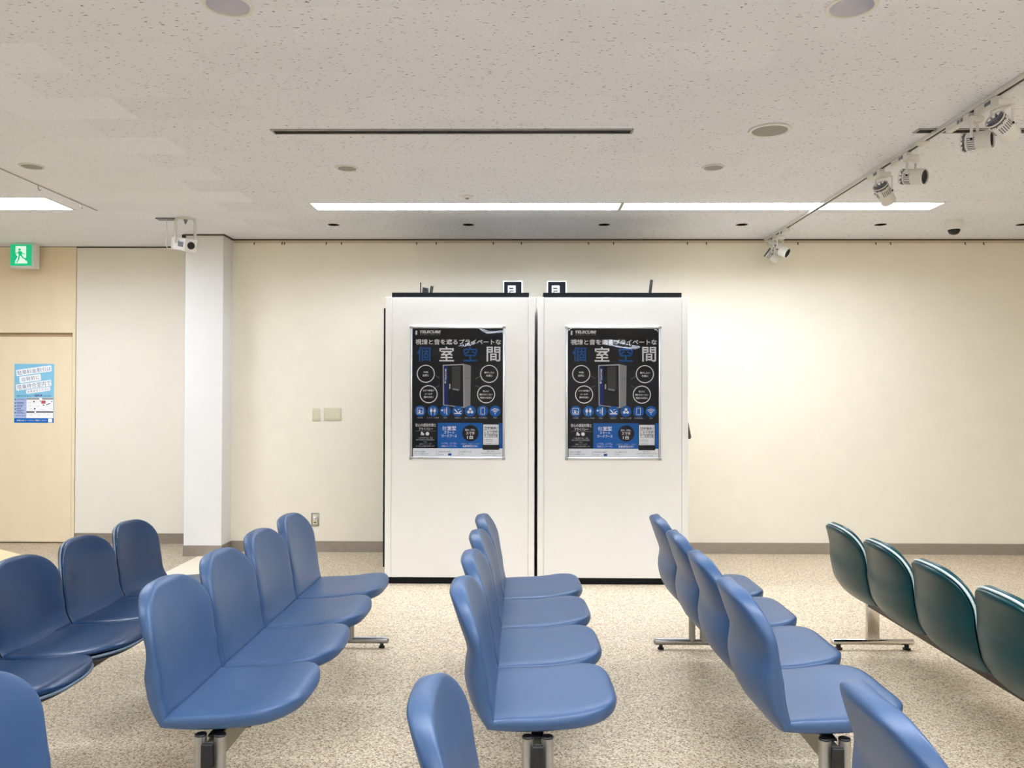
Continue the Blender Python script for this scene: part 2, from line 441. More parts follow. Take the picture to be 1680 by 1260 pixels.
# side profiles, x forward from the post, z up
A_IN_BACK = [(-0.140, 0.392), (-0.160, 0.450), (-0.182, 0.540), (-0.202, 0.640), (-0.228, 0.730), (-0.244, 0.786)]
A_OUT_BACK = [(-0.168, 0.342), (-0.222, 0.405), (-0.247, 0.485), (-0.238, 0.572), (-0.266, 0.660), (-0.306, 0.774)]
A_IN_SEAT = [(-0.140, 0.392), (-0.080, 0.398), (0.050, 0.405), (0.170, 0.422), (0.240, 0.428), (0.272, 0.408)]
A_OUT_SEAT = [(-0.168, 0.342), (-0.080, 0.336), (0.050, 0.340), (0.170, 0.354), (0.235, 0.370), (0.270, 0.386)]
B_IN_BACK = [(-0.150, 0.385), (-0.180, 0.430), (-0.200, 0.510), (-0.214, 0.600), (-0.238, 0.685), (-0.256, 0.738)]
B_OUT_BACK = [(-0.165, 0.330), (-0.222, 0.395), (-0.246, 0.480), (-0.250, 0.560), (-0.276, 0.650), (-0.312, 0.712)]
B_IN_SEAT = [(-0.150, 0.385), (-0.080, 0.392), (0.050, 0.400), (0.170, 0.415), (0.240, 0.420), (0.275, 0.402)]
B_OUT_SEAT = [(-0.165, 0.330), (-0.080, 0.315), (0.050, 0.330), (0.170, 0.350), (0.235, 0.362), (0.275, 0.376)]
A_W, A_S = 0.2485, 0.51
B_W, B_S = 0.243, 0.497

def make_seat_a():
    s = link('seat', None)
    V, F, _ = slab(A_IN_SEAT, A_OUT_SEAT, A_W, 0.165, 2.4, 4.6, dish=0.010, dish0=0.012)
    c = raw('seat_cushion', V, F, M['vinyl'], s)
    V, F, _ = slab(A_IN_BACK, A_OUT_BACK, A_W, 0.205, 2.35, 4.6, dish=0.034, dish0=0.012)
    c = raw('backrest', V, F, M['vinyl'], s)
    MB().box(-0.08, 0.10, -0.15, 0.15, 0.3265, 0.344, 0.002).build('mounting_plate', M['black'], s)
    return s

def make_seat_b(vin, shell, pipe):
    s = link('seat', None)
    V, F, _ = slab(B_IN_SEAT, B_OUT_SEAT, B_W, 0.17, 2.4, 3.0, dish=0.008, dish0=0.012, fin=0.42, fout=1.0)
    raw('seat_cushion', V, F, vin, s)
    V, F, _ = slab(B_IN_BACK, B_OUT_BACK, B_W, 0.24, 2.5, 3.0, dish=0.03, dish0=0.012, fin=0.5, fout=1.0)
    raw('backrest_cushion', V, F, vin, s)
    V, F, r1 = slab(B_IN_SEAT, B_OUT_SEAT, B_W - 0.004, 0.17, 2.4, 2.8, dish=0.008, dish0=0.012, fin=0.0, fout=0.40)
    raw('seat_shell', V, F, shell, s)
    V, F, r2 = slab(B_IN_BACK, B_OUT_BACK, B_W - 0.004, 0.24, 2.5, 2.8, dish=0.03, dish0=0.012, fin=0.0, fout=0.47)
    raw('back_shell', V, F, shell, s)
    _, _, r1 = slab(B_IN_SEAT, B_OUT_SEAT, B_W - 0.001, 0.17, 2.4, 2.8, dish=0.008, dish0=0.012, fin=0.38, fout=0.42)
    _, _, r2 = slab(B_IN_BACK, B_OUT_BACK, B_W - 0.001, 0.24, 2.5, 2.8, dish=0.03, dish0=0.012, fin=0.46, fout=0.50)
    MB().tube(r1, 0.0058, 6).build('piping', pipe, s, True, 80)
    MB().tube(r2, 0.0058, 6).build('piping', pipe, s, True, 80)
    MB().box(-0.08, 0.10, -0.15, 0.15, 0.300, 0.332, 0.002).build('mounting_plate', M['black'], s)
    return s

def foot_a(root, y):
    for sx in (-0.031, 0.031):
        lg = MB().lathe([(0.0185, 0.05), (0.0185, 0.336)], 20, Matrix.Translation((sx, y, 0))).build('leg', M['steel'], root, True)
        MB().lathe([(0.0188, 0.3365), (0.0188, 0.340), (0.017, 0.342)], 20, Matrix.Translation((sx, y, 0))).build('end_cap', M['black'], lg, True)
    foot_bar(root, y, 0.232, 0.019, M['steel'], 0.205, 0.017)

def foot_b(root, y):
    MB().box(-0.036, 0.036, y - 0.014, y + 0.014, 0.055, 0.29, 0.006, 3).build('leg', M['chrome'], root, True, 40)
    foot_bar(root, y, 0.220, 0.0165, M['chrome'], 0.19, 0.021)

def foot_bar(root, y, half, r, m, gx, gr):
    prof = [(0.002, -half - r * 0.8), (r * 0.6, -half - r * 0.66), (r * 0.9, -half - r * 0.38), (r, -half)]
    prof = prof + [(a_, -z_) for a_, z_ in prof[::-1]]
    f = MB().lathe(prof, 18, Matrix.Translation((0, y, 0.042)) @ orient((1, 0, 0))).build('foot', m, root, True, 50)
    for q in (-1, 1):
        MB().lathe([(gr, 0), (gr, 0.009), (gr * 0.6, 0.011), (gr * 0.6, 0.027)], 14, Matrix.Translation((q * gx, y, 0))).build('glide', M['black'], f, True)

def make_bench(kind, loc, label, first_seat, rz=0.0):
    root = thing('waiting_bench', loc, label, 'bench', 'rows of linked waiting room seats', rz)
    S = A_S if kind == 'a' else B_S
    ex = 1.0 if kind == 'a' else 0.94
    for k in range(4):
        s = copy_tree(first_seat, root); s.location = (0, (k - 1.5) * S, 0)
    if kind == 'a':
        bm_ = MB().box(-0.0125, 0.0125, -ex - 0.02, ex + 0.02, 0.235, 0.318, 0.003).build('beam', M['beam_grey'], root)
        MB().box(-0.020, 0.020, -ex + 0.03, ex - 0.03, 0.3182, 0.326, 0.001).build('beam_cover', M['black'], bm_)
        for q in (-1, 1):
            MB().box(-0.018, 0.018, q * (ex + 0.028) - 0.0075, q * (ex + 0.028) + 0.0075, 0.233, 0.322, 0.004, 3).build('end_cap', M['black'], bm_)
        foot_a(root, -ex); foot_a(root, ex)
    else:
        MB().box(-0.03, 0.03, -ex - 0.015, ex + 0.015, 0.24, 0.302, 0.003).build('beam', M['beam_brown'], root)
        foot_b(root, -ex); foot_b(root, ex)
    return root

seat_a = make_seat_a(); seat_n = make_seat_b(M['vinyl_navy'], M['shell_navy'], M['pipe_navy']); seat_g = make_seat_b(M['vinyl_green'], M['shell_green'], M['pipe_green'])
YA = 3.60; YF = 1.065
make_bench('a', (-0.985, YA, 0), 'light blue four-seat bench between the navy bench and the central light blue bench', seat_a)
make_bench('a', (0.055, YA, 0), 'light blue four-seat bench in the centre, in front of the gap between the booths', seat_a)
make_bench('a', (0.99, YA, 0), 'light blue four-seat bench between the central light blue bench and the green bench', seat_a)
make_bench('a', (-1.015, YF - 0.03, 0), 'nearest light blue bench at the bottom left corner, only a rounded backrest in view', seat_a)
make_bench('a', (0.055, YF - 0.03, 0), 'nearest light blue bench at the bottom middle, only one backrest in view', seat_a)
make_bench('a', (1.022, YF - 0.05, 0), 'nearest light blue bench at the bottom right, only one backrest in view', seat_a)
YBB = 4.42 - 1.5 * B_S
make_bench('b', (-1.87, YBB, 0), 'navy blue bench with piped seats, far left of the rows', seat_n)
make_bench('b', (1.97, YBB, 0), 'teal green bench with piped seats and chrome legs, far right of the rows', seat_g)
for s in (seat_a, seat_n, seat_g):
    for q in list(s.children): bpy.data.objects.remove(q)
    bpy.data.objects.remove(s)

# ------------------------------------------------------------------ booths
def make_booth(x0, x1, side, label):
    cx = (x0 + x1) / 2; hw = (x1 - x0) / 2; D = 1.17
    t = thing('phone_booth', (cx, YBOOTH, 0), label, 'booth', 'white private booths by the back wall')
    z0, z1 = 0.050, 2.158
    pw = 0.047
    for sx in (-1, 1):
        for y in (0, D - 0.05):
            a = hw * sx; c = (hw - pw) * sx
            MB().box(min(a, c), max(a, c), y, y + 0.05, z0, z1, 0.003, 2).build('corner_post', M['booth'], t)
    MB().box(-hw + pw + 0.0015, hw - pw - 0.0015, 0.0015, 0.04, z0, z1 - 0.003, 0.001).build('front_panel', M['booth'], t)
    MB().box(-hw + pw + 0.0015, hw - pw - 0.0015, D - 0.04, D - 0.0015, z0, z1 - 0.003, 0.001).build('rear_panel', M['booth'], t)
    for sx in (-1, 1):
        a = (hw - 0.0015) * sx; c = (hw - 0.04) * sx
        MB().box(min(a, c), max(a, c), 0.0515, D - 0.0515, z0, z1 - 0.003, 0.001).build('side_panel', M['booth'], t)
    MB().box(-hw + 0.041, hw - 0.041, 0.041, D - 0.041, z1 - 0.05, z1 - 0.001).build('ceiling_panel', M['booth'], t)
    MB().box(-hw + 0.042, hw - 0.042, 0.035, D - 0.05, z1, z1 + 0.038, 0.002).build('roof_cap', M['booth_dark'], t)
    MB().box(-hw + 0.012, hw - 0.012, 0.012, D - 0.012, 0.0, z0, 0.001).build('plinth', M['booth_dark'], t)
    if side < 0:
        dr = MB().box(-hw - 0.034, -hw - 0.001, 0.12, 1.02, 0.10, 2.085, 0.002).build('door', M['glass_dark'], t)
        MB().box(-hw - 0.05, -hw - 0.036, 0.90, 0.93, 0.9, 1.25, 0.003).build('handle', M['steel'], dr)
    else:
        b = bmesh.new()
        pr = [(hw, 1.09), (hw, 1.30), (hw + 0.010, 1.31), (hw + 0.052, 1.10), (hw + 0.045, 1.085)]
        f0 = [b.verts.new((x, 0.14, z)) for x, z in pr]; f1 = [b.verts.new((x, 0.32, z)) for x, z in pr]
        b.faces.new(f0); b.faces.new(f1[::-1])
        for k in range(5): b.faces.new((f0[k], f1[k], f1[(k + 1) % 5], f0[(k + 1) % 5]))
        q = MB(); q.merge(b); q.build('side_pocket', M['beam_brown'], t)
    return t
make_booth(-1.024, 0.101, -1, 'left of the two white booths, with a dark door edge on its left side')
make_booth(0.124, 1.254, 1, 'right of the two white booths, with a small dark pocket on its right side')

# ------------------------------------------------------------------ print helpers
def text_mesh(body, bold=0.0, shear=0.0, spacing=1.0):
    c = bpy.data.curves.new('lettering', 'FONT'); c.body = body; c.offset = bold; c.shear = shear; c.resolution_u = 3
    c.space_character = spacing
    o = bpy.data.objects.new('lettering', c); COL.objects.link(o)
    dg = bpy.context.evaluated_depsgraph_get(); dg.update()
    me = bpy.data.meshes.new_from_object(o.evaluated_get(dg))
    bpy.data.objects.remove(o); bpy.data.curves.remove(c)
    return me

class Print:
    """flat print in a plane facing -Y, laid out on a sheet grid (u right, v down) of known scale"""
    def __init__(s, u0, v0, k): s.u0, s.v0, s.k = u0, v0, k; s.begin()
    def begin(s): s.V, s.F, s.Mi, s.mats = [], [], [], []
    def _mi(s, m):
        if m not in s.mats: s.mats.append(m)
        return s.mats.index(m)
    def pt(s, u, v, lay): return ((u - s.u0) * s.k, -lay * 0.00035, -(v - s.v0) * s.k)
    def poly(s, pts, m, lay=1):
        n = len(s.V); s.V += [s.pt(u, v, lay) for u, v in pts]; s.F.append(tuple(range(n, n + len(pts)))); s.Mi.append(s._mi(m))
    def rect(s, x0, y0, x1, y1, m, lay=1): s.poly([(x0, y0), (x0, y1), (x1, y1), (x1, y0)], m, lay)
    def rrect(s, x0, y0, x1, y1, r, m, lay=1, rot=0.0):
        P = []
        for cx, cy, a0 in ((x1 - r, y0 + r, -90), (x1 - r, y1 - r, 0), (x0 + r, y1 - r, 90), (x0 + r, y0 + r, 180)):
            for k in range(5):
                a = R(a0 + 90 * k / 4); P.append((cx + r * math.cos(a), cy + r * math.sin(a)))
        s.poly(s.spin(P, (x0 + x1) / 2, (y0 + y1) / 2, rot)[::-1], m, lay)
    def spin(s, P, cx, cy, rot):
        c_, s_ = math.cos(R(rot)), math.sin(R(rot))
        return [(cx + (x - cx) * c_ - (y - cy) * s_, cy + (x - cx) * s_ + (y - cy) * c_) for x, y in P]
    def disc(s, cx, cy, r, m, lay=1, n=32, wob=0.0):
        s.poly([(cx + (r + (wob if k % 2 else 0)) * math.cos(2 * math.pi * k / n), cy - (r + (wob if k % 2 else 0)) * math.sin(2 * math.pi * k / n)) for k in range(n)], m, lay)
    def ring(s, cx, cy, r, t, m, lay=1, n=40, a0=0, a1=360):
        for k in range(n):
            a = R(a0 + (a1 - a0) * k / n); c = R(a0 + (a1 - a0) * (k + 1) / n)
            s.poly([(cx + q * math.cos(z), cy - q * math.sin(z)) for q, z in ((r, a), (r + t, a), (r + t, c), (r, c))], m, lay)
    def line(s, x0, y0, x1, y1, t, m, lay=1):
        d = math.hypot(x1 - x0, y1 - y0); nx, ny = -(y1 - y0) / d * t / 2, (x1 - x0) / d * t / 2
        s.poly([(x0 + nx, y0 + ny), (x0 - nx, y0 - ny), (x1 - nx, y1 - ny), (x1 + nx, y1 + ny)], m, lay)
    def text(s, body, x0, y0, x1, y1, m, lay=3, bold=0.0, shear=0.0, rot=0.0, quarter=False):
        me = text_mesh(body, bold, shear)
        xs_ = [v.co.x for v in me.vertices]; ys_ = [v.co.y for v in me.vertices]
        ax, bx, ay, by = min(xs_), max(xs_), min(ys_), max(ys_)
        n = len(s.V); mi = s._mi(m)
        P = []
        for v in me.vertices:
            fx = (v.co.x - ax) / max(1e-6, bx - ax); fy = (v.co.y - ay) / max(1e-6, by - ay)
            if quarter: P.append((x0 + (x1 - x0) * (1 - fy), y1 - (y1 - y0) * fx))
            else: P.append((x0 + (x1 - x0) * fx, y1 - (y1 - y0) * fy))
        P = s.spin(P, (x0 + x1) / 2, (y0 + y1) / 2, rot)
        s.V += [s.pt(u, v, lay) for u, v in P]
        for q in me.polygons: s.F.append(tuple(n + k for k in q.vertices)); s.Mi.append(mi)
        bpy.data.meshes.remove(me)
    def build(s, name, parent):
        me = bpy.data.meshes.new(name); me.from_pydata(s.V, [], s.F)
        for m in s.mats: me.materials.append(M[m])
        me.polygons.foreach_set('material_index', s.Mi); me.update()
        o = link(name, me, parent); s.begin(); return o

# ------------------------------------------------------------------ booth posters
def make_booth_poster():
    k = 0.00461 / 5.04
    t = thing('framed_poster', (0, 0, 0), 'x', 'poster', 'framed posters on the booths')
    p = Print(460, 626, k)
    hw, hh = 390 * k, 546 * k; fw = 0.017
    # aluminium frame and corner caps
    for x0, x1, z0, z1 in ((-hw, hw, hh - fw, hh), (-hw, hw, -hh, -hh + fw)):
        MB().box(x0 + fw, x1 - fw, -0.0185, 0.0, z0, z1, 0.004, 3).build('frame_rail', M['alu'], t, True, 60)
    for x0, x1 in ((-hw, -hw + fw), (hw - fw, hw)):
        MB().box(x0, x1, -0.0185, 0.0, -hh + fw, hh - fw, 0.004, 3).build('frame_rail', M['alu'], t, True, 60)
    for sx in (-1, 1):
        for sz in (-1, 1):
            c = MB().box(sx * (hw - 0.007) - 0.011, sx * (hw - 0.007) + 0.011, -0.0205, 0.0, sz * (hh - 0.007) - 0.011, sz * (hh - 0.007) + 0.011, 0.004, 3)
            c.build('corner_cap', M['steel'], t, True, 60)
    sheet = MB().box(-hw + 0.006, hw - 0.006, -0.005, 0.0, -hh + 0.006, hh - 0.006).build('sheet', M['p_black'], t)
    base = 0.005 / 0.00035
    pr = Print(460, 626, k)
    _pt = pr.pt
    pr.pt = lambda u, v, lay: _pt(u, v, lay + base)
    # brand line and headline
    pr.poly([(112, 118), (112, 132), (110, 134), (112, 150), (122, 152), (126, 146), (126, 118), (120, 114)], 'p_white')
    pr.text('TELECUBE', 146, 115, 322, 139, 'p_white', bold=0.045, shear=0.18)
    pr.text('テレキューブサービス', 150, 145, 318, 154, 'p_lgrey')
    pr.build('brand_lettering', sheet)
    pr.text('視線と音を遮るプライベートな', 112, 186, 818, 232, 'p_white', bold=0.02)
    for ch, x0, x1, c in (('個', 124, 238, 'p_dblue'), ('室', 308, 430, 'p_white'), ('空', 506, 622, 'p_dblue'), ('間', 698, 812, 'p_white')):
        pr.text(ch, x0, 248, x1, 370, c, bold=0.012)
    pr.build('headline_lettering', sheet)
    # booth picture
    pr.poly([(338, 398), (342, 730), (518, 752), (513, 390)], 'p_lgrey', 1)
    pr.poly([(513, 390), (518, 752), (566, 732), (570, 404)], 'p_grey', 1)
    pr.poly([(346, 405), (350, 726), (509, 744), (505, 400)], 'p_black', 2)
    pr.poly([(346, 405), (350, 726), (384, 730), (380, 403)], 'p_navy', 3)
    pr.poly([(412, 412), (414, 590), (482, 604), (484, 408)], 'p_dgrey', 3)
    pr.poly([(418, 590), (418, 602), (470, 612), (474, 600)], 'p_grey', 4)
    pr.poly([(392, 555), (392, 596), (402, 597), (402, 555)], 'p_lgrey', 4)
    pr.text('TELECUBE', 356, 430, 368, 528, 'p_white', 5, quarter=True, bold=0.02)
    pr.rect(354, 534, 364, 550, 'p_white', 5)
    pr.text('TELECUBE', 530, 506, 560, 514, 'p_dgrey', 4)
    pr.build('booth_picture', sheet)
    # speech circles
    cs = [(198, 472, [('WEB', 178, 452, 218, 466), ('会議に', 172, 476, 224, 494)], (272, 484, 312, 508)),
          (720, 472, [('集中したい', 680, 452, 762, 470), ('作業に', 694, 478, 748, 496)], (646, 490, 606, 514)),
          (222, 640, [('スキマ時間で', 174, 602, 270, 618), ('メールや', 190, 630, 252, 646), ('資料作成に', 182, 656, 262, 672)], (276, 584, 312, 568)),
          (695, 640, [('他人に', 668, 606, 720, 622), ('聞かれたくない', 642, 634, 748, 650), ('電話の会話に', 646, 660, 744, 676)], (640, 584, 606, 566))]
    for cx, cy, tx, ln in cs:
        pr.disc(cx, cy, 68, 'p_black', 1); pr.ring(cx, cy, 67, 7, 'p_white', 2)
        pr.line(*ln, 2, 'p_grey', 1)
        for body, x0, y0, x1, y1 in tx: pr.text(body, x0, y0, x1, y1, 'p_white', bold=0.012)
        pr.build('speech_circle', sheet)
    # icons
    xs7 = (153, 258, 360, 462, 565, 668, 770); y = 778
    caps = ('安全空間', 'コンセント・USB充電', '防音', '空調付き', '換気ファン完備', '予約管理端末', 'Wi-Fi')
    for i, x in enumerate(xs7):
        pr.disc(x, y, 45, 'p_blue', 2)
        W_ = 'p_white'
        if i == 0:
            for a in ((-24, -24, 24, -24), (24, -24, 24, 24), (24, 24, -24, 24), (-24, 24, -24, -24)): pr.line(x + a[0], y + a[1], x + a[2], y + a[3], 4, W_, 3)
            pr.disc(x - 6, y - 4, 7, W_, 3); pr.poly([(x - 16, y + 18), (x + 4, y + 18), (x + 2, y + 4), (x - 12, y + 4)], W_, 3); pr.ring(x + 10, y + 8, 8, 3, W_, 3, 12)
        elif i == 1:
            for q in (-14, 14):
                pr.rrect(x + q - 10, y - 14, x + q + 10, y + 10, 8, W_, 3); pr.line(x + q, y + 8, x + q, y + 32, 5, W_, 3)
                for e in (-5, 5): pr.line(x + q + e, y - 26, x + q + e, y - 12, 3, W_, 3)
        elif i == 2:
            pr.line(x + 12, y - 30, x + 12, y + 30, 7, W_, 3); pr.disc(x - 26, y - 6, 8, W_, 3)
            pr.ring(x - 24, y, 16, 3, W_, 3, 10, -50, 50); pr.ring(x - 24, y, 25, 3, W_, 3, 10, -50, 50)
        elif i == 3:
            pr.poly([(x - 32, y + 24), (x + 32, y + 24), (x + 28, y + 14), (x - 24, y + 14)], W_, 3); pr.line(x - 26, y - 14, x - 2, y + 12, 9, W_, 3)
            pr.line(x + 30, y - 2, x + 6, y + 12, 7, W_, 3); pr.disc(x + 4, y - 12, 4, W_, 3); pr.disc(x + 16, y - 16, 3, W_, 3)
        elif i == 4:
            for q in range(3):
                a = R(90 + 120 * q); pr.disc(x + 15 * math.cos(a), y - 15 * math.sin(a), 12, W_, 3)
            pr.disc(x, y, 6, 'p_blue', 4)
        elif i == 5:
            for a in ((-16, -26, 16, -26), (16, -26, 16, 26), (16, 26, -16, 26), (-16, 26, -16, -26)): pr.line(x + a[0], y + a[1], x + a[2], y + a[3], 4, W_, 3)
        else:
            pr.disc(x, y + 20, 5, W_, 3)
            for r_ in (13, 25, 37): pr.ring(x, y + 20, r_, 5, W_, 3, 14, 42, 138)
        wd = (22, 48, 14, 24, 44, 36, 14)[i]
        pr.text(caps[i], x - wd, 828, x + wd, 839, 'p_lgrey')
        pr.build('icon', sheet)
    # lower panels
    pr.rect(298, 876, 830, 1084, 'p_blue', 1)
    pr.rect(94, 1084, 832, 1164, 'p_white', 1)
    pr.text('安心の感染対策と', 114, 880, 284, 908, 'p_white', bold=0.01)
    pr.text('プライバシー', 142, 914, 258, 936, 'p_white', bold=0.01)
    pr.line(116, 942, 284, 942, 2, 'p_grey', 2)
    pr.disc(168, 958, 9, 'p_white', 2); pr.disc(178, 970, 9, 'p_white', 2); pr.disc(162, 972, 7, 'p_lgrey', 2); pr.disc(213, 965, 15, 'p_white', 2)
    for body, x0, y0, x1 in (('一人用の個室で安心、快適。', 132, 992, 258), ('毎日の清掃のほか換気設備も', 120, 1008, 270), ('さらに', 182, 1025, 212), ('抗菌コーティングで', 148, 1043, 248), ('より安心な空間を実現します', 118, 1060, 272)):
        pr.text(body, x0, y0, x1, y0 + 13, 'p_lgrey')
    pr.text('個室型', 336, 902, 450, 938, 'p_white', bold=0.02)
    pr.text('スマート', 350, 942, 436, 966, 'p_white', bold=0.02)
    pr.text('ワークブース', 330, 970, 456, 994, 'p_white', bold=0.02)
    pr.text('いつでも、どこでも、', 328, 1036, 456, 1052, 'p_white')
    pr.text('快適なテレワークを。', 328, 1058, 456, 1074, 'p_white')
    pr.disc(567, 960, 64, 'p_black', 2, 72, 7)
    pr.text('登録も、利用も、', 522, 924, 608, 942, 'p_white', 4)
    pr.text('スマホ', 530, 946, 602, 972, 'p_white', 4, bold=0.02)
    pr.text('1台', 540, 976, 592, 1008, 'p_white', 4, bold=0.02)
    pr.text('入退室から、決済まで、スマホで', 486, 1042, 644, 1054, 'p_lgrey')
    pr.text('設置場所拡大中！', 504, 1058, 626, 1076, 'p_white', bold=0.01)
    pr.rrect(666, 876, 806, 1096, 10, 'p_black', 2)
    pr.rect(672, 888, 800, 1054, 'p_white', 3)
    for body, y0 in (('登録無料！', 906), ('１分で登録', 938), ('すぐ利用可能', 966)):
        pr.text(body, 680, y0, 792, y0 + 24, 'p_black', 4, bold=0.015); pr.line(678, y0 + 28, 794, y0 + 28, 2, 'p_black', 4)
    pr.text('ご利用方法は', 680, 1006, 748, 1016, 'p_dgrey', 4); pr.text('こちらから', 680, 1020, 748, 1030, 'p_dgrey', 4)
    pr.text('会員登録はこちら', 678, 1040, 796, 1049, 'p_dgrey', 4)
    pr.build('lower_panel', sheet)
    for x in (106, 290, 474): pr.line(x, 1102, x, 1142, 2, 'p_grey', 2)
    pr.text('初めての方専用の', 112, 1106, 198, 1118, 'p_black'); pr.text('サービス内容はこちら', 112, 1124, 226, 1136, 'p_black')
    pr.text('ご利用の流れを動画で', 300, 1106, 412, 1118, 'p_black'); pr.text('YouTube', 300, 1130, 346, 1140, 'p_dgrey'); pr.rrect(384, 1126, 412, 1144, 3, 'p_dblue', 2)
    pr.text('法人会員プランは', 482, 1106, 574, 1118, 'p_black'); pr.text('こちら', 482, 1124, 512, 1136, 'p_black')
    pr.text('お問い合わせ', 700, 1102, 770, 1112, 'p_dgrey'); pr.text('support@telecube-ss.co.jp', 652, 1118, 818, 1128, 'p_black'); pr.text('テレキューブサービス株式会社', 684, 1136, 786, 1145, 'p_dgrey')
    pr.build('contact_strip', sheet)
    return t

def film(parent, seed, hw, hh):
    """gently rippled clear film held in the frame"""
    rnd = random.Random(seed); nx, nz = 60, 80
    W_ = [(rnd.uniform(-9, 9), rnd.uniform(3, 12), rnd.uniform(0, 6.28), rnd.uniform(0.2, 1.0)) for _ in range(6)]
    V, F = [], []
    for j in range(nz + 1):
        for i in range(nx + 1):
            x = -hw + 2 * hw * i / nx; z = -hh + 2 * hh * j / nz
            e = min(1, 8 * min(i, nx - i) / nx) * min(1, 8 * min(j, nz - j) / nz)
            d = sum(a * math.sin(kx * x + kz * z + ph) for kx, kz, ph, a in W_) * 0.0011
            V.append((x, -0.0130 - d * e, z))
    for j in range(nz):
        for i in range(nx):
            a = j * (nx + 1) + i; F.append((a, a + 1, a + nx + 2, a + nx + 1))
    me = bpy.data.meshes.new('cover_film'); me.from_pydata(V, [], F); me.materials.append(M['film'])
    me.polygons.foreach_set('use_smooth', [True] * len(F))
    return link('cover_film', me, parent)

kk = 0.00461 / 5.04
pz = EYE + (648 - (520 + 626 / 5.04)) * 0.00461
p1 = make_booth_poster(); p2 = copy_tree(p1)
p1.location = (((660 + 460 / 5.04) - 855) * 0.00461, YBOOTH - 0.0005, pz); p2.location = (((910 + 478 / 5.04) - 855) * 0.00461, YBOOTH - 0.0005, pz)
p1['label'] = 'framed black and blue poster on the left white booth'
p2['label'] = 'framed black and blue poster on the right white booth'
film(p1, 5, 390 * kk - 0.016, 546 * kk - 0.016); film(p2, 11, 390 * kk - 0.016, 546 * kk - 0.016)

# ------------------------------------------------------------------ things on the booth roofs
ZR = 2.2005
for x, label in ((-0.072, 'small black and white box sign on the roof of the left booth'), (0.300, 'small black and white box sign on the roof of the right booth')):
    t = thing('roof_sign', (x, 6.90, ZR), label, 'sign', 'box signs on the booth roofs')
    c = MB()
    c.box(-0.083, -0.074, 0, 0.09, 0, 0.186); c.box(0.074, 0.083, 0, 0.09, 0, 0.186); c.box(-0.074, 0.074, 0, 0.09, 0.177, 0.186); c.box(-0.074, 0.074, 0.004, 0.09, 0, 0.009)
    c.build('case', M['white_plastic'], t)
    fp = MB().box(-0.0735, 0.0735, 0.004, 0.085, 0.0095, 0.1765).build('face', M['p_black'], t)
    q = Print(0, 0, 0.001); _p = q.pt
    q.pt = lambda u, v, lay, _p=_p: (u * 0.001, 0.0035 - lay * 0.0004, v * 0.001)
    q.rrect(-42, 64, 24, 146, 4, 'p_white', 1); q.rrect(-32, 116, 6, 127, 3, 'p_black', 2)
    q.rrect(-28, 94, 10, 104, 3, 'p_black', 2); q.line(-20, 92, -30, 86, 6, 'p_black', 2)
    q.rect(-42, 20, 24, 66, 'p_white', 1)
    q.build('emblem', fp)
t = thing('cable_stubs', (-0.80, 6.75, ZR), 'short black cable stubs sticking up from the left booth roof', 'cable')
for x, h, r, ang in ((-0.034, 0.150, 0.005, 0), (-0.012, 0.108, 0.014, 4), (0.022, 0.104, 0.013, -3), (0.046, 0.120, 0.013, 7)):
    MB().tube([(x, 0, 0), (x + h * 0.5 * math.tan(R(ang)) * 0.6, 0.002, h * 0.5), (x + h * math.tan(R(ang)), 0.0, h)], r, 8).build('stub', M['black'], t, True)
t = thing('antenna', (1.07, 6.85, ZR), 'black stick antenna leaning on the right booth roof', 'antenna')
MB().lathe([(0.02, 0), (0.02, 0.012), (0.010, 0.016)], 14).build('base', M['black'], t, True)
MB().tube([(0, 0, 0.014), (0.006, 0, 0.06), (0.022, 0, 0.186)], 0.0125, 10).build('rod', M['black'], t, True)

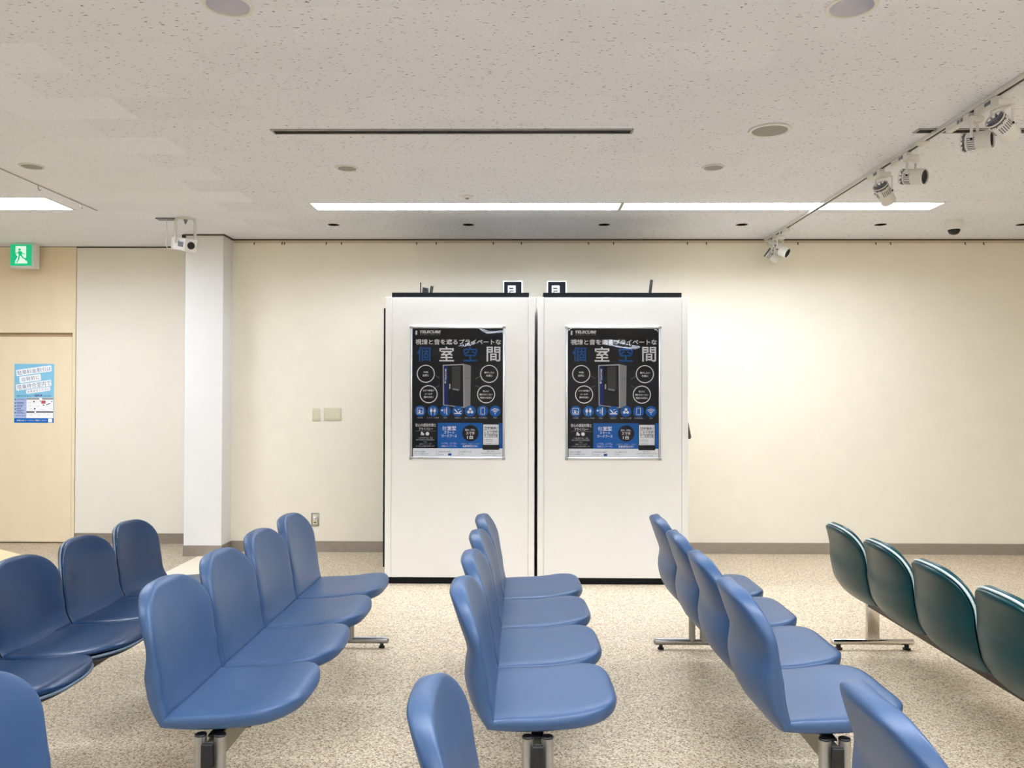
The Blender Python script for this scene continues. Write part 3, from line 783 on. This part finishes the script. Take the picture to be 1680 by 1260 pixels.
# ------------------------------------------------------------------ poster on the door
def make_door_poster():
    k = 7.75 / FPX / 9.0
    t = thing('notice_poster', ((51 - 855) * 7.75 / FPX, YL - 0.0015, EYE + (648 - 647) * 7.75 / FPX), 'pale blue parking notice poster taped on the cream door', 'poster')
    x0, y0, x1, y1 = 164, 166, 758, 1044
    cu, cv = (x0 + x1) / 2, (y0 + y1) / 2
    pr = Print(cu, cv, k)
    sh = MB().box(-(x1 - x0) / 2 * k, (x1 - x0) / 2 * k, -0.001, 0.0, -(y1 - y0) / 2 * k, (y1 - y0) / 2 * k).build('sheet', M['p_sky'], t)
    _pt = pr.pt; pr.pt = lambda u, v, lay: _pt(u, v, lay + 3)
    for bx0, by0, bx1, by1, body, tx0, ty0, tx1, ty1 in ((188, 222, 720, 314, '駐車料金割引は', 206, 236, 712, 300), (240, 336, 562, 432, '出発前に', 272, 350, 540, 412), (188, 438, 720, 530, '搭乗待合室内で', 206, 446, 712, 520), (342, 530, 706, 588, 'お済ませください', 360, 540, 694, 576)):
        pr.rrect(bx0, by0, bx1, by1, 14, 'p_white', 1, -8); pr.text(body, tx0, ty0, tx1, ty1, 'p_teal', 2, rot=-8)
    pr.build('headline_lettering', sh)
    pr.text('手続きをされないと', 196, 630, 424, 656, 'p_navy', 2, bold=0.01); pr.text('一般料金', 430, 616, 588, 658, 'p_purple', 2, bold=0.02); pr.text('となります', 596, 632, 716, 654, 'p_navy', 2, bold=0.01)
    pr.rect(350, 668, 748, 972, 'p_white', 1); pr.rect(170, 680, 350, 972, 'p_lav', 1)
    pr.rect(350, 672, 540, 698, 'p_grey', 2); pr.rect(584, 672, 748, 698, 'p_grey', 2)
    pr.rect(350, 872, 470, 892, 'p_dgrey', 2); pr.rect(494, 872, 748, 890, 'p_dgrey', 2); pr.line(474, 890, 486, 912, 6, 'p_grey', 2); pr.line(628, 866, 624, 908, 6, 'p_grey', 2)
    pr.rrect(570, 712, 636, 758, 14, 'p_red', 2); pr.poly([(640, 772), (646, 780), (706, 758), (702, 746)], 'p_purple', 2); pr.disc(606, 780, 10, 'p_dgrey', 2)
    for x, y, r_ in ((462, 728, 12), (474, 834, 12), (556, 720, 8), (728, 728, 9)): pr.disc(x, y, r_, 'p_dgrey', 2)
    for q, y in enumerate((696, 750, 794, 840, 892)): pr.disc(182, y, 9, 'p_navy', 2)
    pr.text('対象駐車場', 202, 686, 334, 706, 'p_navy', 2)
    for y, w_ in ((740, 310), (758, 312), (786, 294), (802, 292), (830, 270), (858, 312), (882, 290), (898, 330)): pr.line(204, y, w_, y, 7, 'p_purple' if y > 870 else 'p_navy', 2)
    pr.text('駐車場のご案内 図', 192, 926, 336, 946, 'p_navy', 2)
    for x, y in ((396, 742), (398, 790), (410, 838), (526, 796), (568, 846), (604, 846), (720, 834), (420, 924), (536, 924), (676, 922)): pr.line(x - 20, y, x + 20, y, 5, 'p_lgrey', 2)
    pr.build('map_panel', sh)
    pr.rect(170, 974, 758, 1040, 'p_blue', 1); pr.text('詳細は各コードからご確認ください', 206, 994, 656, 1020, 'p_white', 2); pr.rect(676, 978, 738, 1034, 'p_white', 2)
    pr.build('footer', sh)
make_door_poster()

# ------------------------------------------------------------------ exit sign
def make_exit():
    s = 7.55 / FPX
    xc = (28 - 855) * s; ztop = H - 0.001
    t = thing('exit_sign', (xc, 7.55, ztop), 'green emergency exit sign with running figure above the cream door', 'sign')
    Wd, Hd = 0.218, 0.232
    MB().box(-Wd / 2, Wd / 2 , 0.0, 0.10, -Hd, 0, 0.004).build('case', M['white_plastic'], t)
    fc = MB().box(-0.105, 0.095, -0.006, -0.0002, -Hd + 0.018, -0.014, 0.002).build('light_panel', M['exit_green'], t)
    pr = Print(0, 0, 1); pr.pt = lambda u, v, lay: ((u - 104) / 132 * 0.192 - 0.005, -0.0062 - lay * 0.0005, -0.022 - (v - 67) / 140 * 0.185)
    pr.poly([(70, 74), (70, 128), (84, 150), (70, 176), (66, 196), (146, 196), (146, 182), (126, 168), (138, 160), (138, 74)], 'exit_white', 1)
    g = 'exit_green'
    pr.disc(96, 98, 9, g, 2, 16)
    pr.poly([(90, 108), (86, 130), (100, 144), (114, 136), (108, 110)], g, 2)
    pr.line(92, 112, 70, 128, 6, g, 2); pr.line(106, 114, 120, 130, 6, g, 2); pr.line(120, 128, 132, 128, 6, g, 2)
    pr.line(106, 138, 120, 158, 10, g, 2); pr.line(118, 160, 142, 160, 8, g, 2); pr.line(94, 138, 90, 168, 10, g, 2); pr.line(92, 164, 78, 190, 8, g, 2)
    pr.build('pictogram', fc)
make_exit()

# ------------------------------------------------------------------ ceiling lamps
def make_lamp(x0, x1, y0, y1, label, group, drop=0.0):
    t = thing('ceiling_lamp', ((x0 + x1) / 2, (y0 + y1) / 2, H), label, 'lamp', group)
    a, c = (x1 - x0) / 2, (y1 - y0) / 2; dp = 0.042
    h = MB(); e = 0.006
    h.box(-a, -a + e, -c, c, 0, dp + 0.03); h.box(a - e, a, -c, c, 0, dp + 0.03)
    h.box(-a + e, a - e, -c, -c + e, 0, dp + 0.03); h.box(-a + e, a - e, c - e, c, 0, dp + 0.03); h.box(-a, a, -c, c, dp + 0.03, dp + 0.036)
    h.build('housing', M['white_metal'], t)
    f = MB(); g = 0.010
    f.box(-a - g, -a + e, -c - g, c + g, -0.003, -0.0005); f.box(a - e, a + g, -c - g, c + g, -0.003, -0.0005)
    f.box(-a + e, a - e, -c - g, -c + e, -0.003, -0.0005); f.box(-a + e, a - e, c - e, c + g, -0.003, -0.0005)
    f.build('trim_frame', M['white_metal'], t)
    MB().box(-a + e, a - e, -c + e, c - e, -drop if drop else dp, dp + 0.01, 0.004 if drop else 0.0).build('diffuser', M['lamp'], t)
names = ['long strip lamp above the left booth, left half of the bright ceiling strip', 'long strip lamp right half of the bright ceiling strip, over the right booth',
         ] + [f'{sd} strip lamp of the unseen row in the ceiling {w}' for w in ('just in front of the camera, added for fill light', 'just behind the camera, added for fill light', 'a few steps behind the camera, added for fill light', 'far behind the camera') for sd in ('left', 'right')] + [
         'wide lit ceiling panel at the left edge near the exit sign', 'unseen wide ceiling panel lamp added at the left beside the nearest benches', 'unseen wide ceiling panel lamp added at the left behind the camera']
for q, nm in zip(strips, names): make_lamp(*q, nm, 'recessed ceiling lamps', 0.035 if q[2] < -2.7 else 0.0)  # unseen rear rows: diffusers lowered so the poster film mirrors them

def make_slot(x0, x1, y0, y1, label):
    t = thing('air_vent', ((x0 + x1) / 2, (y0 + y1) / 2, H), label, 'vent', 'linear ceiling air vents')
    a, c = (x1 - x0) / 2, (y1 - y0) / 2; e = 0.008; f = MB()
    f.box(-a - e, -a + 0.003, -c - e, c + e, -0.006, 0.03); f.box(a - 0.003, a + e, -c - e, c + e, -0.006, 0.03)
    f.box(-a + 0.003, a - 0.003, -c - e, -c + 0.003, -0.006, 0.03); f.box(-a + 0.003, a - 0.003, c - 0.003, c + e, -0.006, 0.03)
    f.build('frame', M['steel'], t)
    MB().box(-a + 0.003, a - 0.003, -c + 0.003, c - 0.003, 0.02, 0.03).build('duct', M['pinhole'], t)
    MB().box(-a + 0.003, a - 0.003, -0.004, 0.004, -0.002, 0.018).build('blade', M['black'], t)
make_slot(*slots[0], 'long dark slot air vent across the middle of the ceiling')
make_slot(*slots[1], 'dark slot air vent crossing behind the spotlight track at the right')

for (x, y, r), nm in zip(downs, ('unlit round downlight at the top left of the ceiling', 'unlit round downlight at the top right of the ceiling')):
    t = thing('downlight', (x, y, H), nm, 'lamp', 'unlit round downlights')
    MB().lathe([(r - 0.002, 0.001), (r - 0.001, -0.004), (r + 0.012, -0.004), (r + 0.014, -0.0005)], 40, caps=False).build('trim_ring', M['white_metal'], t, True)
    MB().lathe([(r, 0.0), (r - 0.004, 0.02), (r - 0.018, 0.06), (r - 0.035, 0.09)], 40, caps=False).build('reflector', M['reflector'], t, True)
    MB().lathe([(r - 0.034, 0.088), (r - 0.034, 0.10), (0.001, 0.10)], 32, caps=False).build('lamp_socket', M['lens_dark'], t, True)
for i, (x, y, r) in enumerate(pins):
    t = thing('pinhole_downlight', (x, y, H), ('dark pinhole downlight in the ceiling near the back wall, ' + ('first', 'second', 'third', 'fourth', 'fifth', 'last')[i] + ' from the left'), 'lamp', 'dark pinhole downlights along the back wall')
    MB().lathe([(r - 0.002, 0.001), (r - 0.001, -0.0008), (r + 0.005, -0.0008), (r + 0.006, -0.0003)], 32, caps=False).build('trim_ring', M['white_metal'], t, True)
    MB().lathe([(r - 0.001, 0.0), (r - 0.003, 0.04), (r - 0.01, 0.09), (0.001, 0.09)], 32, caps=False).build('baffle', M['pinhole'], t, True)

for x, y, r, nm in ((1.318, 4.335, 0.112, 'large round grey ceiling speaker left of the spotlight track'), (-1.085, 5.05, 0.070, 'small round grey ceiling speaker above the left end of the light strip'),
                    (1.185, 5.04, 0.070, 'small round grey ceiling speaker above the right booth'), (-3.03, 5.0, 0.073, 'small round grey ceiling speaker at the left beside the ceiling rail')):
    t = thing('ceiling_speaker', (x, y, H - 0.0005), nm, 'speaker', 'round ceiling speakers')
    MB().lathe([(r * 0.82, -0.001), (r * 0.83, -0.006), (r * 0.96, -0.006), (r, -0.001)], 40, caps=False).build('rim', M['white_metal'], t, True)
    MB().lathe([(r * 0.83, -0.001), (r * 0.80, -0.004), (r * 0.5, -0.005), (0.001, -0.005)], 40, caps=False).build('grille', M['grille'], t, True)
t = thing('smoke_detector', (-0.385, 5.77, H - 0.0005), 'small white detector dome in the ceiling just above the light strip', 'detector')
MB().lathe([(0.042, 0), (0.042, -0.006), (0.034, -0.012), (0.02, -0.015), (0.001, -0.016)], 28, caps=False).build('dome', M['ceiling'] if False else M['white_metal'], t, True)
MB().lathe([(0.014, -0.0155), (0.012, -0.022), (0.001, -0.023)], 20, caps=False).build('sensor', M['grille'], t, True)

# dome camera
t = thing('dome_camera', (3.50, 6.63, H), 'white dome security camera on the ceiling at the right', 'camera')
MB().lathe([(0.072, 0), (0.072, -0.012), (0.068, -0.020), (0.060, -0.055), (0.048, -0.066)], 32).build('housing', M['white_plastic'], t, True)
MB().lathe([(0.046, -0.0665), (0.044, -0.082), (0.034, -0.098), (0.018, -0.106), (0.001, -0.108)], 28, caps=False).build('dome', M['lens_dark'], t, True)

# box camera on a bracket in front of the pillar
t = thing('security_camera', (-2.72, 6.50, H), 'white box security camera on a bracket in front of the pillar', 'camera')
ax = Vector((0.70, -0.69, -0.20)).normalized()
mt = Matrix.Translation((0.035, -0.02, -0.215)) @ orient(ax)
body = MB().box(-0.045, 0.045, -0.048, 0.048, -0.135, 0.085, 0.006, 2, mt).build('housing', M['white_plastic'], t, True, 40)
MB().box(-0.049, 0.049, -0.051, 0.051, 0.085, 0.108, 0.005, 2, mt).build('front_bezel', M['white_metal'], body, True, 40)
MB().lathe([(0.029, 0.106), (0.029, 0.114), (0.025, 0.115), (0.001, 0.111)], 28, mt).build('lens', M['lens_dark'], body, True, 40)
MB().box(-0.0475, -0.0445, -0.020, 0.020, -0.03, 0.07, 0, 2, mt).build('vent_plate', M['fin_grey'], body)
MB().box(-0.046, 0.046, -0.049, 0.049, -0.172, -0.136, 0.012, 3, mt).build('rear_cap', M['white_plastic'], body, True, 40)
br = MB()
side = Vector((0.70, 0.72, 0)).normalized()
for q in (-1, 1):
    pp = []
    for k in range(7):
        a = R(90 * k / 6); pp.append((0.035 + q * 0.0 + (q * (0.066 + 0.03 * math.sin(a)) ) * side.x * 1.0, -0.02 + q * (0.066 + 0.03 * math.sin(a)) * side.y * 0.4, -0.004 - 0.035 * (1 - math.cos(a))))
    ex_, ey_ = pp[-1][0], pp[-1][1]
    pp = [(0.035, -0.02, -0.004)] + pp + [(ex_, ey_, -0.12), (ex_, ey_, -0.205)]
    br.tube(pp, 0.011, 8)
br.build('bracket', M['white_metal'], t, True, 60)
MB().lathe([(0.06, -0.0005), (0.06, -0.004), (0.055, -0.006)], 28, Matrix.Translation((0.035, -0.02, 0))).build('ceiling_plate', M['white_metal'], t, True)
MB().lathe([(0.016, -0.155), (0.016, -0.135), (0.010, -0.132)], 16, Matrix.Translation((0.02, -0.01, 0))).build('knob', M['black'], t, True)
b = MB().lathe([(0.020, -0.016), (0.005, -0.05)], 3, Matrix.Translation((0.035, -0.02, 0))); b.build('wing_nut', M['fin_grey'], t)
cp = [(-0.135, 0.02, -0.006), (-0.13, 0.02, -0.06), (-0.128, 0.02, -0.12), (-0.142, 0.02, -0.19), (-0.13, 0.03, -0.235), (-0.085, 0.06, -0.24), (-0.066, 0.075, -0.200)]
cab = MB().tube(cp, 0.004, 8).build('cable', M['white_plastic'], t, True, 80)
MB().box(-0.205, -0.055, -0.03, 0.05, -0.009, -0.0005, 0.003).build('cable_plate', M['fin_grey'], t)

# ------------------------------------------------------------------ spotlight track
XT = 2.205
t = thing('spotlight_track', (XT, 4.6, H), 'long white lighting track running along the ceiling at the right', 'track')
b = MB().box(-0.018, -0.009, -2.3, 2.77, -0.020, -0.0005); b.box(0.009, 0.018, -2.3, 2.77, -0.020, -0.0005); b.box(-0.009, 0.009, -2.3, 2.77, -0.006, -0.0005)
b.build('rail', M['white_metal'], t)
MB().box(-0.0085, 0.0085, -2.3, 2.77, -0.0185, -0.0065).build('conductor_slot', M['black'], t)
MB().box(-0.022, 0.022, 2.72, 2.765, -0.026, -0.0005, 0.003).build('end_cap', M['white_metal'], t)
MB().box(-0.021, 0.021, -0.14, -0.06, -0.024, -0.0005, 0.002).build('joint_cover', M['white_metal'], t)

def make_spot(y, axis, gear, label, head=(0.0, 0.0)):
    t = thing('track_spotlight', (XT, y, H - 0.021), label, 'lamp', 'white track spotlights')
    g = MB().box(-0.017, 0.017, min(gear, 0.02), max(gear, -0.02), -0.032, -0.0005, 0.003).build('gear_box', M['white_metal'], t)
    for q in (0.35, 0.48):
        MB().box(-0.0178, -0.0172, gear * q - 0.012, gear * q + 0.012, -0.026, -0.008).build('rating_plate', M['fin_grey'], g)
    MB().box(-0.032, 0.032, -0.032, 0.032, -0.062, -0.033, 0.005, 2).build('swivel_block', M['white_metal'], t, True)
    ax = Vector(axis).normalized()
    flat = Vector((ax.x, ax.y, 0)).normalized(); sd = Vector((-flat.y, flat.x, 0))
    piv = Vector((0, 0, -0.150))
    yk = MB()
    for q in (-1, 1):
        p0 = sd * (q * 0.052)
        yk.box(-0.004, 0.004, -0.0015, 0.0015, 0, 0.092, mtx=Matrix.Translation(piv + p0 + Vector((0, 0, -0.004))) @ Matrix.Rotation(math.atan2(sd.y, sd.x) + math.pi / 2, 4, 'Z') @ Matrix.Scale(1.6, 4, (1, 0, 0)))
    yk.box(-0.055, 0.055, -0.006, 0.006, -0.0015, 0.0015, mtx=Matrix.Translation(piv + Vector((0, 0, 0.087))) @ Matrix.Rotation(math.atan2(sd.y, sd.x), 4, 'Z'))
    yk.build('yoke', M['white_metal'], t)
    mt = Matrix.Translation(piv) @ orient(ax)
    r = 0.045
    hd = MB().lathe([(r * 0.86, -0.036), (r, -0.031), (r, 0.062), (r * 0.97, 0.077), (r * 0.92, 0.079), (r * 0.88, 0.072)], 28, mt, caps=False).build('head', M['white_metal'], t, True, 40)
    MB().lathe([(r * 0.90, 0.069), (r * 0.6, 0.062), (0.001, 0.060)], 28, mt, caps=False).build('lens', M['lens_dark'], hd, True)
    fn = MB()
    for k in range(10):
        a = 2 * math.pi * k / 10
        fn.box(0.008, r * 0.98, -0.0018, 0.0018, -0.050, -0.033, mtx=mt @ Matrix.Rotation(a, 4, 'Z'))
    fn.lathe([(0.012, -0.052), (0.012, -0.033)], 16, mt); fn.lathe([(r * 0.85, -0.037), (r * 0.85, -0.033)], 24, mt)
    fn.build('heat_sink', M['fin_grey'], hd)
    MB().lathe([(r, -0.055), (r, -0.049), (r * 0.92, -0.049), (r * 0.92, -0.055)], 28, mt, caps=False).build('rear_ring', M['white_metal'], hd, True, 40)
    gr = MB()
    for k in range(7):
        gr.box(r * 0.97, r * 1.012, -0.0026, 0.0026, -0.024, 0.010, mtx=mt @ Matrix.Rotation(R(-150 + (k - 3) * 13), 4, 'Z'))
        gr.box(r * 0.97, r * 1.012, -0.0026, 0.0026, -0.024, 0.010, mtx=mt @ Matrix.Rotation(R(-30 + (k - 3) * 13), 4, 'Z'))
    gr.build('vent_slots', M['fin_grey'], hd)
    pn = MB()
    for q in (-1, 1): pn.lathe([(0.006, -0.003), (0.006, 0.003)], 12, Matrix.Translation(piv + sd * (q * 0.055)) @ orient(sd))
    pn.build('pivot_screw', M['black'], t)
make_spot(3.76, (0.80, 0.35, -0.50), 0.20, 'white track spotlight nearest the camera, rear fins showing at the right edge')
make_spot(3.985, (0.72, -0.69, -0.05), 0.24, 'white track spotlight with dark lens, second nearest on the track')
make_spot(4.63, (0.62, -0.75, -0.20), 0.22, 'white track spotlight with dark lens, third from the near end of the track')
make_spot(4.98, (0.60, 0.45, -0.65), 0.20, 'white track spotlight with rear fins showing, just above the light strip')
make_spot(6.97, (0.62, -0.60, -0.45), -0.20, 'white track spotlight at the far end, lens turned to the right')
make_spot(7.215, (0.80, -0.15, -0.60), -0.15, 'white track spotlight at the far end nearest the back wall, tilted down')

# ------------------------------------------------------------------ hanging rail at the left
t = thing('ceiling_rail', (-3.25, 5.2, H), 'thin picture hanging rail on the ceiling at the left edge', 'rail')
b = MB().box(-0.010, -0.005, -1.2, 1.0, -0.006, -0.0005); b.box(0.005, 0.010, -1.2, 1.0, -0.006, -0.0005)
b.build('profile', M['white_metal'], t)
MB().box(-0.0048, 0.0048, -1.2, 1.0, -0.0058, -0.0005).build('slot', M['black'], t)
for y, nm in ((5.44, 'small hook on the left ceiling rail, nearer the left edge'), (5.97, 'small hook on the left ceiling rail, next to the lit panel')):
    h = MB().tube([(0, 0, -0.006), (0, 0, -0.030), (0.004, 0, -0.040), (0.012, 0, -0.042), (0.016, 0, -0.034)], 0.0025, 6).build('rail_hook', M['steel'], None, True)
    h.location = (-3.25, y, H); tag(h, nm, 'hook', 'hooks on the left ceiling rail')
hk = None
HX = [415, 461, 465, 534, 559, 683, 715, 809, 855, 965, 1006, 1127, 1158, 1307, 1434, 1458, 1579, 1609]
ORD = 'first second third fourth fifth sixth seventh eighth ninth'.split(); ORD = ORD + ORD[::-1]
for x in HX:
    if hk is None:
        b = MB().box(-0.006, 0.006, -0.004, 0.0, -0.010, 0.004, 0.001); b.tube([(0, -0.003, -0.008), (0, -0.004, -0.018), (0, -0.010, -0.021), (0, -0.014, -0.015)], 0.003, 6)
        hk = b.build('picture_hook', M['shadow_gap']); o = hk
    else: o = hk.copy(); COL.objects.link(o)
    o.location = ((x - 855) * YW / FPX, YW - 0.0105, H - 0.034)
    n_h = HX.index(x)
    tag(o, 'tiny dark picture hook on the back wall rail, ' + ORD[n_h] + (' hook from the pillar' if n_h < 9 else ' hook from the right end'), 'hook', 'picture hooks along the back wall')

# ------------------------------------------------------------------ wall plates
def wx(x): return (x - 855) * YW / FPX
def wz(y): return EYE + (648 - y) * YW / FPX
t = thing('switch_plate', (wx(518), YW, wz(681)), 'narrow ivory blank plate on the back wall beside the wider plate', 'switch')
MB().box(-0.034, 0.034, -0.008, -0.0005, -0.057, 0.057, 0.003).build('plate', M['ivory'], t, True)
MB().box(-0.020, 0.020, -0.0105, -0.0085, -0.040, 0.040, 0.001).build('blank_cover', M['ivory'], t)
t = thing('switch_plate', (wx(545.5), YW, wz(680)), 'wide ivory blank plate on the back wall left of the booths', 'switch')
MB().box(-0.080, 0.080, -0.008, -0.0005, -0.057, 0.057, 0.003).build('plate', M['ivory'], t, True)
MB().box(-0.066, 0.066, -0.0105, -0.0085, -0.040, 0.040, 0.001).build('blank_cover', M['ivory'], t)
t = thing('wall_outlet', (wx(517.5), YW, wz(853)), 'steel wall outlet low on the back wall left of the booths', 'outlet')
MB().box(-0.036, 0.036, -0.006, -0.0005, -0.060, 0.060, 0.002).build('plate', M['steel'], t, True)
MB().box(-0.022, 0.022, -0.010, -0.0065, -0.044, 0.048, 0.002).build('insert', M['ivory'], t)
MB().lathe([(0.017, 0), (0.015, 0.010), (0.012, 0.012)], 20, Matrix.Translation((0.0, -0.0105, 0.014)) @ orient((0, -1, 0))).build('socket', M['white_plastic'], t, True)
b = MB(); b.box(-0.008, -0.005, -0.0232, -0.0228, 0.006, 0.022); b.box(0.005, 0.008, -0.0232, -0.0228, 0.006, 0.022); b.box(-0.012, 0.012, -0.0108, -0.0104, -0.03, -0.02)
b.build('slots', M['black'], t)

# ------------------------------------------------------------------ low wooden table at the left
ang = math.atan2(0.58, -0.81)
t = thing('low_table', (-3.13, 5.28, 0), 'low light wooden table behind the navy bench at the left edge', 'table', rz=ang)
MB().box(0.0, 1.1, 0.0, 0.42, 0.315, 0.35, 0.003).build('table_top', M['wood'], t)
MB().box(0.004, 1.096, 0.004, 0.416, 0.235, 0.3145).build('apron', M['wood_side'], t)
for x in (0.02, 1.03):
    for y in (0.02, 0.35):
        MB().box(x, x + 0.05, y, y + 0.05, 0, 0.2345, 0.003).build('leg', M['wood_side'], t)
